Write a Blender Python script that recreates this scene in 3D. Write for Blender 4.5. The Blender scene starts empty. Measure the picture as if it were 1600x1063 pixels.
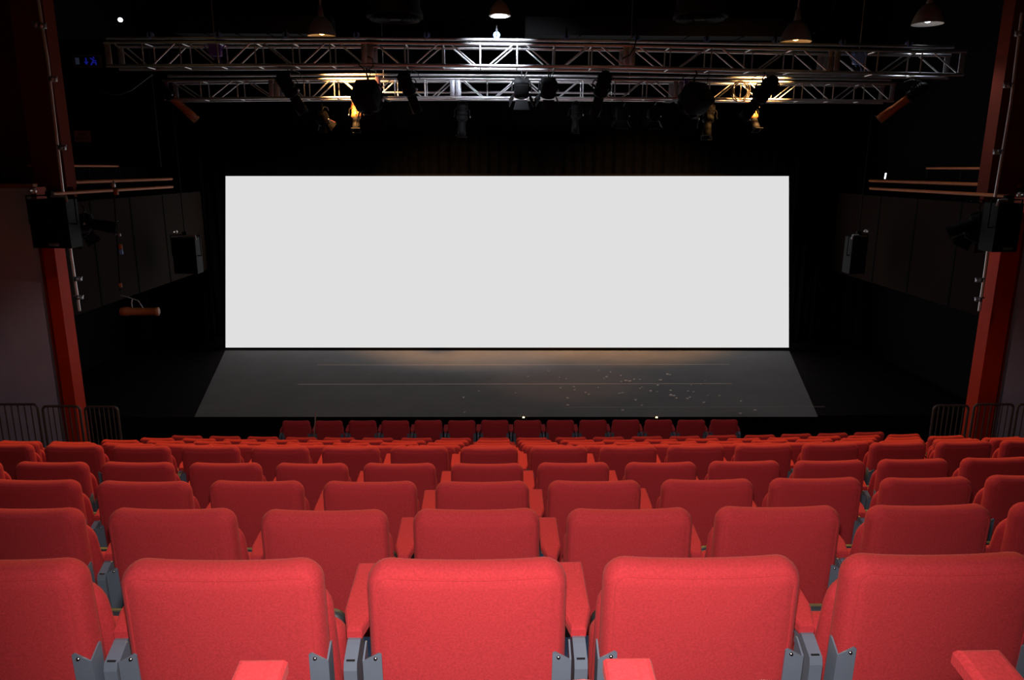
import bpy, bmesh, math, random
from mathutils import Vector, Matrix

random.seed(4)
C = bpy.context.scene.collection
SC = bpy.context.scene
R = math.radians

# ------------------------------------------------------------------ camera
F_PX = 1150.0
YAW, PITCH, ROLL = R(1.03), R(13.2), R(-0.2)
CAM = Vector((0.0, 0.0, 4.96))
_cy, _sy, _cp, _sp = math.cos(YAW), math.sin(YAW), math.cos(PITCH), math.sin(PITCH)
FWD = Vector((_sy * _cp, _cy * _cp, -_sp))
_rt = Vector((_cy, -_sy, 0)); _up = _rt.cross(FWD)
RGT = _rt * math.cos(ROLL) - _up * math.sin(ROLL)
UPV = _up * math.cos(ROLL) + _rt * math.sin(ROLL)
cam_data = bpy.data.cameras.new('camera')
cam_data.sensor_width = 36
cam_data.lens = F_PX * 36 / 1600
cam_data.clip_end = 200
cam = bpy.data.objects.new('camera', cam_data)
cam.matrix_world = Matrix(((RGT.x, UPV.x, -FWD.x, CAM.x), (RGT.y, UPV.y, -FWD.y, CAM.y),
                           (RGT.z, UPV.z, -FWD.z, CAM.z), (0, 0, 0, 1)))
C.objects.link(cam)
SC.camera = cam

# ------------------------------------------------------------------ world, exposure
w = bpy.data.worlds.new('world'); SC.world = w; w.use_nodes = True
w.node_tree.nodes['Background'].inputs[0].default_value = (0.9, 0.8, 1.0, 1)
w.node_tree.nodes['Background'].inputs[1].default_value = 0.0012
SC.view_settings.view_transform = 'Standard'
SC.view_settings.look = 'None'
SC.view_settings.exposure = 0.0
SC.view_settings.gamma = 1.0
SC.view_settings.use_curve_mapping = False


def ray(px, py):
    return FWD + RGT * ((px - 800) / F_PX) - UPV * ((py - 531.5) / F_PX)


def at(px, py, Y):
    """world point on the depth plane Y seen along a photo direction (measuring the room)"""
    d = ray(px, py)
    return CAM + d * (Y / d.y)


def atz(px, py, Z):
    d = ray(px, py)
    return CAM + d * ((Z - CAM.z) / d.z)


# ------------------------------------------------------------------ lights
def light(name, kind, loc, power, col, aim=None, **kw):
    l = bpy.data.lights.new(name, kind); l.energy = power; l.color = col
    for k, v in kw.items():
        setattr(l, k, v)
    o = bpy.data.objects.new(name, l); o.location = loc
    if aim is not None:
        o.rotation_euler = (Vector(aim) - Vector(loc)).to_track_quat('-Z', 'Y').to_euler()
    C.objects.link(o)
    return o


WARM = (1.0, 0.47, 0.14)
COOL = (0.80, 0.88, 1.0)
# the camera's own flash, just above the lens
light('flash', 'SPOT', CAM + UPV * 0.13 + FWD * 0.02, 192, (1.0, 0.95, 0.95), CAM + FWD * 3 - UPV * 0.8,
      spot_size=R(90), spot_blend=1.0, shadow_soft_size=0.03)

# ------------------------------------------------------------------ materials
def mat(name, col, rough=0.6, metal=0.0, spec=0.5, noise=0.0, nscale=40.0, emit=None, estr=1.0, sheen=0.0, bump=0.0, bscale=300.0):
    m = bpy.data.materials.new(name); m.use_nodes = True
    nt = m.node_tree; b = nt.nodes['Principled BSDF']
    b.inputs['Base Color'].default_value = (*col, 1)
    b.inputs['Roughness'].default_value = rough
    b.inputs['Metallic'].default_value = metal
    b.inputs['Specular IOR Level'].default_value = spec
    if sheen:
        b.inputs['Sheen Weight'].default_value = sheen
        b.inputs['Sheen Roughness'].default_value = 0.4
        b.inputs['Sheen Tint'].default_value = (1, 0.55, 0.5, 1)
    tc = nt.nodes.new('ShaderNodeTexCoord')
    if noise:
        n = nt.nodes.new('ShaderNodeTexNoise'); n.inputs['Scale'].default_value = nscale
        n.inputs['Detail'].default_value = 4
        nt.links.new(tc.outputs['Object'], n.inputs['Vector'])
        r = nt.nodes.new('ShaderNodeMapRange')
        r.inputs['From Min'].default_value = 0.3; r.inputs['From Max'].default_value = 0.7
        r.inputs['To Min'].default_value = 1 - noise; r.inputs['To Max'].default_value = 1 + noise
        nt.links.new(n.outputs['Fac'], r.inputs['Value'])
        v = nt.nodes.new('ShaderNodeVectorMath'); v.operation = 'SCALE'
        v.inputs[0].default_value = col
        nt.links.new(r.outputs['Result'], v.inputs['Scale'])
        nt.links.new(v.outputs['Vector'], b.inputs['Base Color'])
    if bump:
        n2 = nt.nodes.new('ShaderNodeTexNoise'); n2.inputs['Scale'].default_value = bscale
        n2.inputs['Detail'].default_value = 2
        nt.links.new(tc.outputs['Object'], n2.inputs['Vector'])
        bp = nt.nodes.new('ShaderNodeBump'); bp.inputs['Strength'].default_value = bump
        bp.inputs['Distance'].default_value = 0.002
        nt.links.new(n2.outputs['Fac'], bp.inputs['Height'])
        nt.links.new(bp.outputs['Normal'], b.inputs['Normal'])
    if emit:
        b.inputs['Emission Color'].default_value = (*emit, 1)
        b.inputs['Emission Strength'].default_value = estr
    return m


M = {
    'red': mat('red fabric', (0.60, 0.046, 0.052), 0.95, spec=0.12, noise=0.13, nscale=190, sheen=0.10, bump=0.5, bscale=420),
    'seam': mat('red piping', (0.62, 0.05, 0.056), 0.9, spec=0.12, sheen=0.1),
    'grey': mat('grey painted steel', (0.20, 0.235, 0.29), 0.42, metal=0.15, noise=0.04, nscale=20),
    'dgrey': mat('dark plastic', (0.03, 0.034, 0.04), 0.5),
    'slot': mat('slot', (0.01, 0.01, 0.012), 0.8),
    'screw': mat('screw', (0.5, 0.5, 0.5), 0.25, metal=1),
    'carpet': mat('blue carpet', (0.085, 0.16, 0.30), 1.0, spec=0.05, noise=0.25, nscale=150),
    'nosing': mat('step nosing', (0.42, 0.38, 0.33), 0.6),
    'alu': mat('aluminium tube', (0.62, 0.61, 0.63), 0.38, metal=1, noise=0.08, nscale=6),
    'plate': mat('truss plate', (0.42, 0.43, 0.47), 0.45, metal=0.8, noise=0.08, nscale=9),
    'chrome': mat('steel pole', (0.80, 0.76, 0.75), 0.35, metal=0.6, noise=0.06, nscale=9),
    'black': mat('black paint', (0.0055, 0.0055, 0.006), 0.7, spec=0.15, noise=0.2, nscale=12),
    'blackmatt': mat('matt black', (0.006, 0.0055, 0.006), 0.9, spec=0.1),
    'drape': mat('black drape', (0.0022, 0.002, 0.0021), 1.0, spec=0.05, noise=0.3, nscale=5),
    'drape_side': mat('side drape', (0.006, 0.0045, 0.0045), 1.0, spec=0.05, noise=0.3, nscale=5),
    'ceil': mat('ceiling black', (0.01, 0.01, 0.011), 0.9, spec=0.1, noise=0.2, nscale=2),
    'duct': mat('duct', (0.007, 0.007, 0.0075), 0.7, spec=0.2, noise=0.2, nscale=3),
    'dome': mat('dome', (0.42, 0.37, 0.33), 0.5, metal=0.3),
    'floor_stage': mat('stage floor', (0.008, 0.005, 0.0045), 0.8, spec=0.04, noise=0.3, nscale=3),
    'cloth': mat('grey glow sheet', (0.225, 0.217, 0.215), 1.0, spec=0.0, noise=0.06, nscale=1.5),  # paler than the stage floor: the screen's glow put into the colour
    'tape': mat('pale tape', (0.55, 0.38, 0.30), 0.6),
    'wall_grey': mat('grey wall', (0.74, 0.54, 0.63), 0.9, spec=0.1, noise=0.06, nscale=2),
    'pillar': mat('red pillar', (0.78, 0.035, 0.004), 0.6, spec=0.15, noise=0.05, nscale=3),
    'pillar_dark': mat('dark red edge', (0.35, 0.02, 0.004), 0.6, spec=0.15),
    'maroon': mat('maroon wall', (0.16, 0.03, 0.018), 0.9, spec=0.1, noise=0.15, nscale=1),
    'brown': mat('brown panel', (0.015, 0.0065, 0.0035), 0.9, spec=0.1, noise=0.15, nscale=1.3),
    'rail': mat('orange brown rail', (0.50, 0.13, 0.03), 0.55, noise=0.15, nscale=3),
    'orange': mat('orange lit tube', (0.42, 0.12, 0.03), 0.5, noise=0.1, nscale=10),  # orange of lamplight on the lanterns, put into the base colour
    'blue': mat('blue plastic', (0.18, 0.40, 0.95), 0.4),
    'purple': mat('purple strap', (0.12, 0.06, 0.40), 0.7, noise=0.2, nscale=60),
    'pink': mat('pink cloth', (0.45, 0.24, 0.34), 0.9, noise=0.15, nscale=30),
    'barrier': mat('barrier tube', (0.17, 0.10, 0.075), 0.45, metal=0.3),
    'sign': mat('sign', (0.35, 0.36, 0.36), 0.7),
    'ink': mat('ink', (0.02, 0.02, 0.03), 0.8),
    'signglass': mat('sign glass', (0.006, 0.009, 0.016), 0.25),
    'signblue': mat('sign blue', (0.02, 0.03, 0.5), 0.5, emit=(0.03, 0.04, 0.8), estr=0.16),
    'signpale': mat('sign pale', (0.1, 0.13, 0.2), 0.5, emit=(0.15, 0.2, 0.35), estr=0.06),
    'signframe': mat('sign frame', (0.10, 0.10, 0.09), 0.5),
    'paper': mat('paper scrap', (0.85, 0.75, 0.68), 0.7),
    'screen': mat('screen', (0.0, 0.0, 0.0), 1.0, spec=0.0, emit=(0.745, 0.745, 0.745), estr=1.0),
    'warmglow': mat('warm lamp', (0, 0, 0), 1.0, emit=(1.0, 0.55, 0.18), estr=9),
    'coolglow': mat('cool lamp', (0, 0, 0), 1.0, emit=(0.8, 0.9, 1.0), estr=5),
    'lens': mat('lens', (0.02, 0.022, 0.03), 0.35, spec=0.3),
    'wood': mat('pale stick', (0.45, 0.30, 0.22), 0.6),
    'cable': mat('cable', (0.02, 0.018, 0.016), 0.5),
}


# ------------------------------------------------------------------ mesh helper
class MB:
    def __init__(self):
        self.v = []; self.f = []; self.s = []

    def add(self, vs, fs, smooth=False, mx=None):
        n = len(self.v)
        for p in vs:
            p = Vector(p)
            self.v.append(tuple(mx @ p) if mx else tuple(p))
        for f in fs:
            self.f.append([i + n for i in f]); self.s.append(smooth)
        return self

    def box(self, c, s, mx=None, bev=0.0):
        bm = bmesh.new(); bmesh.ops.create_cube(bm, size=1)
        for v in bm.verts:
            v.co = Vector((v.co.x * s[0] + c[0], v.co.y * s[1] + c[1], v.co.z * s[2] + c[2]))
        if bev:
            bmesh.ops.bevel(bm, geom=bm.edges[:], offset=bev, segments=2, affect='EDGES', profile=0.5)
        self.bm(bm, bev > 0, mx); return self

    def bm(self, bm, smooth=False, mx=None):
        bm.verts.index_update()
        self.add([v.co for v in bm.verts], [[v.index for v in f.verts] for f in bm.faces], smooth, mx)
        bm.free()

    def tube(self, pts, r, n=10, mx=None, closed=False):
        pts = [Vector(p) for p in pts]
        rings = []; up = None
        m = len(pts)
        for i, p in enumerate(pts):
            if closed:
                d = (pts[(i + 1) % m] - pts[i - 1]).normalized()
            elif i == 0:
                d = (pts[1] - p).normalized()
            elif i == m - 1:
                d = (p - pts[-2]).normalized()
            else:
                d = ((pts[i + 1] - p).normalized() + (p - pts[i - 1]).normalized()).normalized()
            if up is None:
                up = d.orthogonal().normalized()
            up = (up - d * up.dot(d)).normalized()
            sd = d.cross(up)
            rr = r[i] if isinstance(r, (list, tuple)) else r
            rings.append([p + (up * math.cos(2 * math.pi * k / n) + sd * math.sin(2 * math.pi * k / n)) * rr for k in range(n)])
        vs = [q for g in rings for q in g]; fs = []
        for i in range(m if closed else m - 1):
            j = (i + 1) % m
            for k in range(n):
                fs.append([i * n + k, i * n + (k + 1) % n, j * n + (k + 1) % n, j * n + k])
        self.add(vs, fs, True, mx)
        if not closed:
            self.add(rings[0], [list(range(n))[::-1]], False, mx)
            self.add(rings[-1], [list(range(n))], False, mx)
        return self

    def lathe(self, prof, n=24, mx=None, axis='z'):
        """prof: list of (r, h)"""
        vs = []; fs = []
        for (r, h) in prof:
            for k in range(n):
                a = 2 * math.pi * k / n
                if axis == 'z':
                    vs.append((r * math.cos(a), r * math.sin(a), h))
                else:
                    vs.append((r * math.cos(a), h, -r * math.sin(a)))
        for i in range(len(prof) - 1):
            for k in range(n):
                fs.append([i * n + k, i * n + (k + 1) % n, (i + 1) * n + (k + 1) % n, (i + 1) * n + k])
        self.add(vs, fs, True, mx)
        return self

    def prism(self, pts, d, mx=None):
        """pts: closed 2-D outline as 3-D points; d: extrusion vector"""
        d = Vector(d); n = len(pts)
        vs = [Vector(p) for p in pts] + [Vector(p) + d for p in pts]
        fs = [list(range(n))[::-1], [n + i for i in range(n)]]
        for i in range(n):
            fs.append([i, (i + 1) % n, n + (i + 1) % n, n + i])
        self.add(vs, fs, False, mx); return self

    def build(self, name, m, parent=None, loc=None):
        me = bpy.data.meshes.new(name)
        me.from_pydata(self.v, [], self.f)
        bm = bmesh.new(); bm.from_mesh(me)
        bmesh.ops.recalc_face_normals(bm, faces=bm.faces[:])
        bm.to_mesh(me); bm.free()
        me.polygons.foreach_set('use_smooth', self.s)
        me.materials.append(M[m] if isinstance(m, str) else m)
        o = bpy.data.objects.new(name, me)
        if parent:
            o.parent = parent
        if loc is not None:
            o.location = loc
        C.objects.link(o)
        return o


def tag(o, label=None, cat=None, group=None, kind=None):
    if label: o['label'] = label
    if cat: o['category'] = cat
    if group: o['group'] = group
    if kind: o['kind'] = kind
    return o


def empty(name, loc, label, cat, group=None, rz=0.0):
    o = bpy.data.objects.new(name, None); o.empty_display_size = 0.1
    o.location = loc; o.rotation_euler = (0, 0, rz)
    C.objects.link(o)
    return tag(o, label, cat, group)


def struct(o):
    o['kind'] = 'structure'; return o


CHILD = {}
def copy_tree(o, parent=None):
    c = o.copy(); C.objects.link(c)
    if parent:
        c.parent = parent
    for ch in list(o.children):
        copy_tree(ch, c)
    return c


# ------------------------------------------------------------------ rows of the auditorium (depth of back, drop of back top below eye)
ROWS = {-1: (0.690, 0.550), 0: (1.523, 0.874), 1: (2.447, 1.201), 2: (3.338, 1.490), 3: (4.343, 1.818),
        4: (5.475, 2.150), 5: (6.335, 2.478), 6: (7.198, 2.810), 7: (8.128, 3.144), 8: (9.028, 3.460),
        9: (9.908, 3.756), 10: (11.642, 4.103)}
BACK_H = 0.86
CUR = 0.0127
PITCH_X, X0 = 0.55, -0.078
def tier_z(k): return CAM.z - ROWS[k][1] - BACK_H
FLOOR_Z = tier_z(10)
HALF_W = 9.6

# stepped carpet floor, gently curved like the rows
fb = MB(); nb = MB(); ff = MB()
xs = [-HALF_W + i * (2 * HALF_W / 24) for i in range(25)]
def curve(x, k): return 0.0 if k == 10 else CUR * x * x / 2
ks = sorted(ROWS)
for n, k in enumerate(ks):
    z = tier_z(k)
    for a, b in zip(xs[:-1], xs[1:]):
        ya0, yb0 = ((ROWS[k][0] - 0.13 + curve(a, k), ROWS[k][0] - 0.13 + curve(b, k)) if k > -1 else (-3.0, -3.0))
        if k == 9:
            ya1 = yb1 = 11.3
        elif k == 10:
            ya0 = yb0 = 11.3; ya1 = yb1 = 13.35
        else:
            ya1, yb1 = ROWS[k + 1][0] - 0.13 + curve(a, k + 1), ROWS[k + 1][0] - 0.13 + curve(b, k + 1)
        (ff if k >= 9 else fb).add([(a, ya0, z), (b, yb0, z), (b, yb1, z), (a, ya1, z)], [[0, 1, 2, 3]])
        if k < 10:
            z2 = tier_z(k + 1)
            (ff if k >= 9 else fb).add([(a, ya1, z), (b, yb1, z), (b, yb1, z2), (a, ya1, z2)], [[0, 1, 2, 3]])
            nb.add([(a, ya1 - 0.05, z + 0.004), (b, yb1 - 0.05, z + 0.004), (b, yb1 + 0.006, z + 0.004), (a, ya1 + 0.006, z + 0.004),
                    (a, ya1 + 0.006, z - 0.035), (b, yb1 + 0.006, z - 0.035)], [[0, 1, 2, 3], [3, 2, 5, 4]])
struct(fb.build('floor', 'carpet'))
struct(nb.build('trim_1', 'nosing'))
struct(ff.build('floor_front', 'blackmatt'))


# ------------------------------------------------------------------ theatre seat
def rr_outline(hw, z0, z1, rt, rb, inset, sag=0.0, n=6, taper=0.0):
    """rounded rectangle outline in xz, clockwise from lower left"""
    hw -= inset; z0 += inset; z1 -= inset
    rt = max(rt - inset, 0.006); rb = max(rb - inset, 0.006)
    pts = []
    def arc(cx, cz, r, a0, a1):
        for i in range(n + 1):
            a = R(a0 + (a1 - a0) * i / n)
            pts.append((cx + r * math.cos(a), cz + r * math.sin(a)))
    arc(-hw + rb, z0 + rb, rb, 270, 180)
    for t in (0.25, 0.5, 0.75):
        pts.append((-hw, z0 + rb + (z1 - rt - z0 - rb) * t))
    arc(-hw + rt, z1 - rt, rt, 180, 90)
    for i in range(1, 8):
        t = i / 8; x = (-hw + rt) + (2 * hw - 2 * rt) * t
        pts.append((x, z1 - sag * math.sin(math.pi * t) ** 0.7))
    arc(hw - rt, z1 - rt, rt, 90, 0)
    for t in (0.75, 0.5, 0.25):
        pts.append((hw, z0 + rb + (z1 - rt - z0 - rb) * t))
    arc(hw - rb, z0 + rb, rb, 0, -90)
    if taper:
        pts = [(x * (1 + taper * (z1 - z) / (z1 - z0)), z) for x, z in pts]
    return pts


def pillow(mb, layers, fn, lean=0.0, zref=0.0):
    """layers: (inset, y); fn(inset)->outline; skinned with capped ends"""
    rings = [[(x, y + lean * (zref - z), z) for x, z in fn(i)] for i, y in layers]
    n = len(rings[0]); vs = [p for g in rings for p in g]; fs = []
    for i in range(len(rings) - 1):
        for k in range(n):
            fs.append([i * n + k, i * n + (k + 1) % n, (i + 1) * n + (k + 1) % n, (i + 1) * n + k])
    fs.append(list(range(n))[::-1]); fs.append([(len(rings) - 1) * n + k for k in range(n)])
    mb.add(vs, fs, True)


LEAN = 0.045
def seat_meshes():
    d = {}
    fn = lambda i: rr_outline(0.2285, 0.34, BACK_H, 0.052, 0.03, i, sag=0.007, taper=0.012)
    mb = MB()
    pillow(mb, [(0.20, -0.0075), (0.15, -0.007), (0.09, -0.005), (0.05, -0.003), (0.028, -0.0005), (0.0245, 0.002), (0.021, 0.0015), (0.014, 0.006), (0.007, 0.014),
                (0.002, 0.027), (0, 0.042), (0.002, 0.056), (0.009, 0.068), (0.03, 0.076), (0.1, 0.08)], fn, LEAN, BACK_H)
    d['backrest'] = (mb, 'red')
    mb = MB()   # piping seam round the rear panel
    out = [(x, 0.0005 + LEAN * (BACK_H - z), z) for x, z in fn(0.0235)]
    mb.tube(out, 0.0011, 6, closed=True)
    d['piping'] = (mb, 'seam')
    mb = MB()
    fn2 = lambda i: rr_outline(0.231, 0.40, 0.79, 0.085, 0.04, i, sag=-0.01)
    pillow(mb, [(0.03, 0.055), (0.008, 0.068), (0, 0.078), (0.0, 0.088), (0.012, 0.106), (0.05, 0.118), (0.12, 0.122)], fn2, 0.20, 0.80)
    d['back_cushion'] = (mb, 'red')
    mb = MB()
    fn3 = lambda i: rr_outline(0.222, 0.34, 0.56, 0.05, 0.04, i, sag=0.0)
    pillow(mb, [(0.06, 0.215), (0.015, 0.225), (0, 0.245), (0, 0.275), (0.02, 0.30), (0.06, 0.31)], fn3)
    d['seat'] = (mb, 'red')
    mb = MB()
    pillow(mb, [(0.02, 0.305), (0.01, 0.325), (0.03, 0.335)], fn3)
    d['seat_shell'] = (mb, 'dgrey')
    # bracket wrapping the lower corner of the back, V notched top, on the +x side (mirrored for the other)
    for sgn, key in ((1, 'bracket_r'), (-1, 'bracket_l')):
        mb = MB()
        t = 0.004
        def P(x, z, off): return (sgn * x, off + LEAN * (BACK_H - z), z)
        xo = 0.236
        xi = xo - 0.042
        back = [P(xi, 0.36, -0.010), P(xi + 0.002, 0.646, -0.010), P(xi + 0.008, 0.650, -0.010), P(xo, 0.630, -0.010), P(xo, 0.36, -0.010)]
        mb.prism(back, (0, -t, 0))
        side = [P(xo, 0.36, -0.014), P(xo, 0.630, -0.014), P(xo, 0.652, 0.024), P(xo, 0.652, 0.030), P(xo, 0.36, 0.030)]
        mb.prism(side, (sgn * t, 0, 0))
        d[key] = (mb, 'grey')
        mb = MB()
        sx = xi + 0.016
        mb.lathe([(0.0, -0.004), (0.0035, -0.0035), (0.005, 0.0)], 10,
                 Matrix.Translation(P(sx, 0.636, -0.0145)), axis='y')
        d[key + '_screw'] = (mb, 'screw')
    # armrest standard at x = 0 (shared between neighbours)
    mb = MB()
    hwid = 0.0155
    prof = [(0.035, 0.0), (0.020, 0.585), (0.026, 0.603), (0.078, 0.628), (0.115, 0.628), (0.115, 0.585), (0.085, 0.565), (0.10, 0.0)]
    mb.prism([(-hwid, y, z) for y, z in prof], (2 * hwid, 0, 0))
    mb.box((0, 0.11, 0.012), (0.06, 0.26, 0.024))
    mb.box((0, 0.215, 0.612), (0.022, 0.20, 0.03))
    d['arm_post'] = (mb, 'grey')
    mb = MB()
    mb.box((0, 0.0305, 0.6055), (0.020, 0.004, 0.0035), Matrix.Identity(4))
    d['slot'] = (mb, 'slot')
    mb = MB()
    def pad(inset, z):
        pts = [(-0.018, 0.085), (-0.037, 0.155), (-0.037, 0.335), (0.037, 0.335), (0.037, 0.155), (0.018, 0.085)]
        cx, cyy = 0.0, 0.22
        return [(x * (1 - inset / 0.037), y + (inset if y < cyy else -inset), z - 0.012 + 0.13 * (y - 0.05)) for x, y in pts]
    rings = [pad(0.004, 0.628), pad(0.0, 0.634), pad(0, 0.652), pad(0.004, 0.659), pad(0.010, 0.661)]
    n = 6; vs = [p for g in rings for p in g]; fs = [list(range(6))[::-1], [24 + i for i in range(6)]]
    for i in range(4):
        for k in range(6):
            fs.append([i * 6 + k, i * 6 + (k + 1) % 6, (i + 1) * 6 + (k + 1) % 6, (i + 1) * 6 + k])
    mb.add(vs, fs)
    d['armrest'] = (mb, 'red')
    return d


SM = seat_meshes()
_mesh_cache = {}
def seat_part(key, name, parent, x=0.0):
    mb, m = SM[key]
    if key not in _mesh_cache:
        o = mb.build(name, m, parent); _mesh_cache[key] = o.data
    else:
        o = bpy.data.objects.new(name, _mesh_cache[key]); o.parent = parent; C.objects.link(o)
    o.location = (x, 0, 0)
    return o


ORD = {-1: 'nearest', 0: 'first full', 1: 'second', 2: 'third', 3: 'fourth', 4: 'fifth', 5: 'sixth', 6: 'seventh', 7: 'eighth', 8: 'ninth', 9: 'tenth'}
NUM = ['', 'one', 'two', 'three', 'four', 'five', 'six', 'seven', 'eight', 'nine', 'ten', 'eleven']
RANGE = {-1: (-1, 2), 0: (-2, 3), 1: (-4, 4), 2: (-5, 6), 3: (-6, 7), 4: (-8, 9), 5: (-9, 9), 6: (-9, 10), 7: (-8, 10), 8: (-8, 10), 9: (-8, 10), 10: (-6, 7)}
def seat_label(k, i, lo, hi):
    side = 'left' if i < 0 else 'right'
    place = 'directly below the screen middle' if i == 0 else '%s %s to the %s of the middle seat' % (NUM[abs(i)], 'seat' if abs(i) == 1 else 'seats', side)
    if k == 10:
        return 'red seat, front row by the stage, ' + ('the middle seat' if i == 0 else '%s %s of middle' % (NUM[abs(i)], side))
    if k == -1:
        return 'red seat, nearest row showing only armrests, ' + ('the middle seat' if i == 0 else '%s %s of middle' % (NUM[abs(i)], side))
    row = ('first full row of backs from camera' if k == 0 else ORD[k] + ' row of backs from camera')
    return 'red seat, %s, %s' % (row, 'the middle seat' if i == 0 else '%s %s of middle' % (NUM[abs(i)], side))


for k in ks:
    lo, hi = RANGE[k]
    for i in range(lo, hi + 1):
        x = X0 + PITCH_X * i
        y = ROWS[k][0] + curve(x, k)
        rz = 0 if k == 10 else CUR * x
        jit = random.Random(k * 100 + i)
        x += jit.uniform(-0.006, 0.006)
        t = empty('theatre_seat', (x, y - 0.042 + jit.uniform(-0.008, 0.008), tier_z(k)), seat_label(k, i, lo, hi), 'seat', 'red theatre seats', rz + jit.uniform(-0.006, 0.006))
        b = seat_part('backrest', 'backrest', t)
        if k <= 3:
            seat_part('piping', 'piping', b)
        seat_part('back_cushion', 'back_cushion', t)
        s = seat_part('seat', 'seat_cushion', t)
        seat_part('seat_shell', 'seat_shell', s)
        for key in ('bracket_l', 'bracket_r'):
            br = seat_part(key, 'bracket', t)
            if k <= 2:
                seat_part(key + '_screw', 'screw', br)
        sides = [-1] + ([1] if i == hi else [])
        for sgn in sides:
            p = seat_part('arm_post', 'arm_post', t, sgn * PITCH_X / 2)
            if k <= 2:
                seat_part('slot', 'slot', p)
            seat_part('armrest', 'armrest', t, sgn * PITCH_X / 2)

# ------------------------------------------------------------------ shell of the room
STAGE_Y0, STAGE_Z = 13.35, 0.34
BACK_Y = 20.6
CEIL_Z = 9.6
b = MB()
b.box((0, (STAGE_Y0 + BACK_Y + 0.5) / 2, STAGE_Z - 0.25), (2 * HALF_W, BACK_Y + 0.5 - STAGE_Y0, 0.5))
struct(b.build('floor_stage', 'floor_stage'))
b = MB(); b.box((0, 9, CEIL_Z + 0.1), (2 * HALF_W + 1, 26, 0.2)); struct(b.build('ceiling', 'ceil'))
b = MB(); b.box((0, BACK_Y + 0.6, 4.8), (2 * HALF_W + 1, 0.2, 10)); struct(b.build('wall_back', 'blackmatt'))
b = MB(); b.box((0, -3.1, 5.8), (2 * HALF_W + 1, 0.2, 9)); struct(b.build('wall_rear', 'maroon'))
for s, nm in ((-1, 'wall_left'), (1, 'wall_right')):
    b = MB(); b.box((s * (HALF_W + 0.1), 8.8, 4.8), (0.2, 24, 10)); struct(b.build(nm, 'blackmatt'))

# proscenium side walls, pillars, galleries
PY = 12.3
for s in (-1, 1):
    side = 'left' if s < 0 else 'right'
    if s < 0:
        inner = at(84, 560, PY).x; pil_in = at(110, 560, PY).x; topz = at(30, 293, PY).z
    else:
        inner = at(1572, 560, PY).x; pil_in = at(1536, 560, PY).x; topz = at(1590, 303, PY).z
    b = MB(); xa, xb = sorted((inner, s * HALF_W))
    b.box(((xa + xb) / 2, PY + 0.25, topz / 2), (xb - xa, 0.3, topz)); struct(b.build('wall_proscenium_' + side, 'wall_grey'))
    b = MB(); b.box(((xa + xb) / 2, PY + 0.08, topz + 0.02), (xb - xa + 0.1, 0.12, 0.07)); struct(b.build('trim_2' if s < 0 else 'trim_3', 'rail'))
    b = MB(); b.box(((xa + xb) / 2, PY + 1.3, (topz + 10) / 2 - 0.2), (xb - xa, 0.1, 10 - topz)); struct(b.build('wall_gallery_' + side, 'maroon'))
    # red pillar: bright face and dark return
    xa, xb = sorted((inner, pil_in))
    wd = xb - xa
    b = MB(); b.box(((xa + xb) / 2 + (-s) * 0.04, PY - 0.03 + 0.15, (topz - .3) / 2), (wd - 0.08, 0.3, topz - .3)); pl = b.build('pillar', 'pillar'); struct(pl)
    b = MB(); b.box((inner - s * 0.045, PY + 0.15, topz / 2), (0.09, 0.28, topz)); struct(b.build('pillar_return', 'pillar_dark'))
    b = MB(); b.box(((xa + xb) / 2, PY + 0.5, (topz + CEIL_Z) / 2), (wd + 0.25, 0.3, CEIL_Z - topz)); struct(b.build('pillar_upper', 'maroon'))  # upper pillar in darker maroon, the dimmer light there put into its colour

# side gallery fronts receding along the stage
for s in (-1, 1):
    side = 'left' if s < 0 else 'right'
    px0, py0 = (107, 497) if s < 0 else (1540, 497)
    p = at(px0, py0, 12.75)
    gx = p.x; gz0 = p.z
    tp = at(108 if s < 0 else 1536, 303 if s < 0 else 306, 12.75)
    b = MB(); b.box((gx + s * 0.06, 15.9, (gz0 + tp.z) / 2 - 0.08), (0.12, 6.3, tp.z - gz0 - 0.16)); struct(b.build('wall_gallery_front_' + side, 'brown'))
    b = MB()
    for yy in (13.9, 15.4, 16.9):
        b.box((gx - s * 0.004, yy, (gz0 + tp.z) / 2 - 0.08), (0.012, 0.05, tp.z - gz0 - 0.18))
    struct(b.build('trim_4' if s < 0 else 'trim_5', 'blackmatt'))
    # rails
    t = empty('gallery_rail', (gx, 12.7, tp.z), 'orange brown tube rails along the %s side gallery above the stage' % side, 'railing')
    b = MB(); b.tube([(gx - s * 0.02, 12.6, tp.z), (gx - s * 0.02, 17.4, tp.z)], 0.032, 10); b.build('lower_rail', 'rail', t).matrix_parent_inverse = t.matrix_world.inverted() if False else Matrix.Translation(-t.location)
    b = MB(); b.tube([(gx + s * 0.15, 12.6, tp.z + 0.17), (gx + s * 0.15, 17.8, tp.z + 0.17)], 0.034, 10); b.build('middle_rail', 'rail', t).matrix_parent_inverse = Matrix.Translation(-t.location)
    b = MB(); b.tube([(gx + s * 0.22, 12.6, tp.z + 0.46), (gx + s * 0.22, 15.6, tp.z + 0.46)], 0.024, 10); b.build('top_rail', 'rail', t).matrix_parent_inverse = Matrix.Translation(-t.location)
    for yy in (13.2, 14.4, 15.55):
        b = MB(); b.tube([(gx + s * 0.22, yy, tp.z - 0.05), (gx + s * 0.22, yy, tp.z + 0.45)], 0.016, 8); b.build('rail_post', 'black', t).matrix_parent_inverse = Matrix.Translation(-t.location)
    # dark wall behind the gallery
    b = MB(); b.box((gx + s * 1.35, 16.3, 7.0), (0.1, 7.6, 5.4)); struct(b.build('wall_upper_' + side, 'blackmatt'))
    b = MB(); b.box((gx + s * 0.75, 15.9, tp.z - 0.22), (1.2, 6.2, 0.1)); struct(b.build('floor_gallery_' + side, 'blackmatt'))


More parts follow.
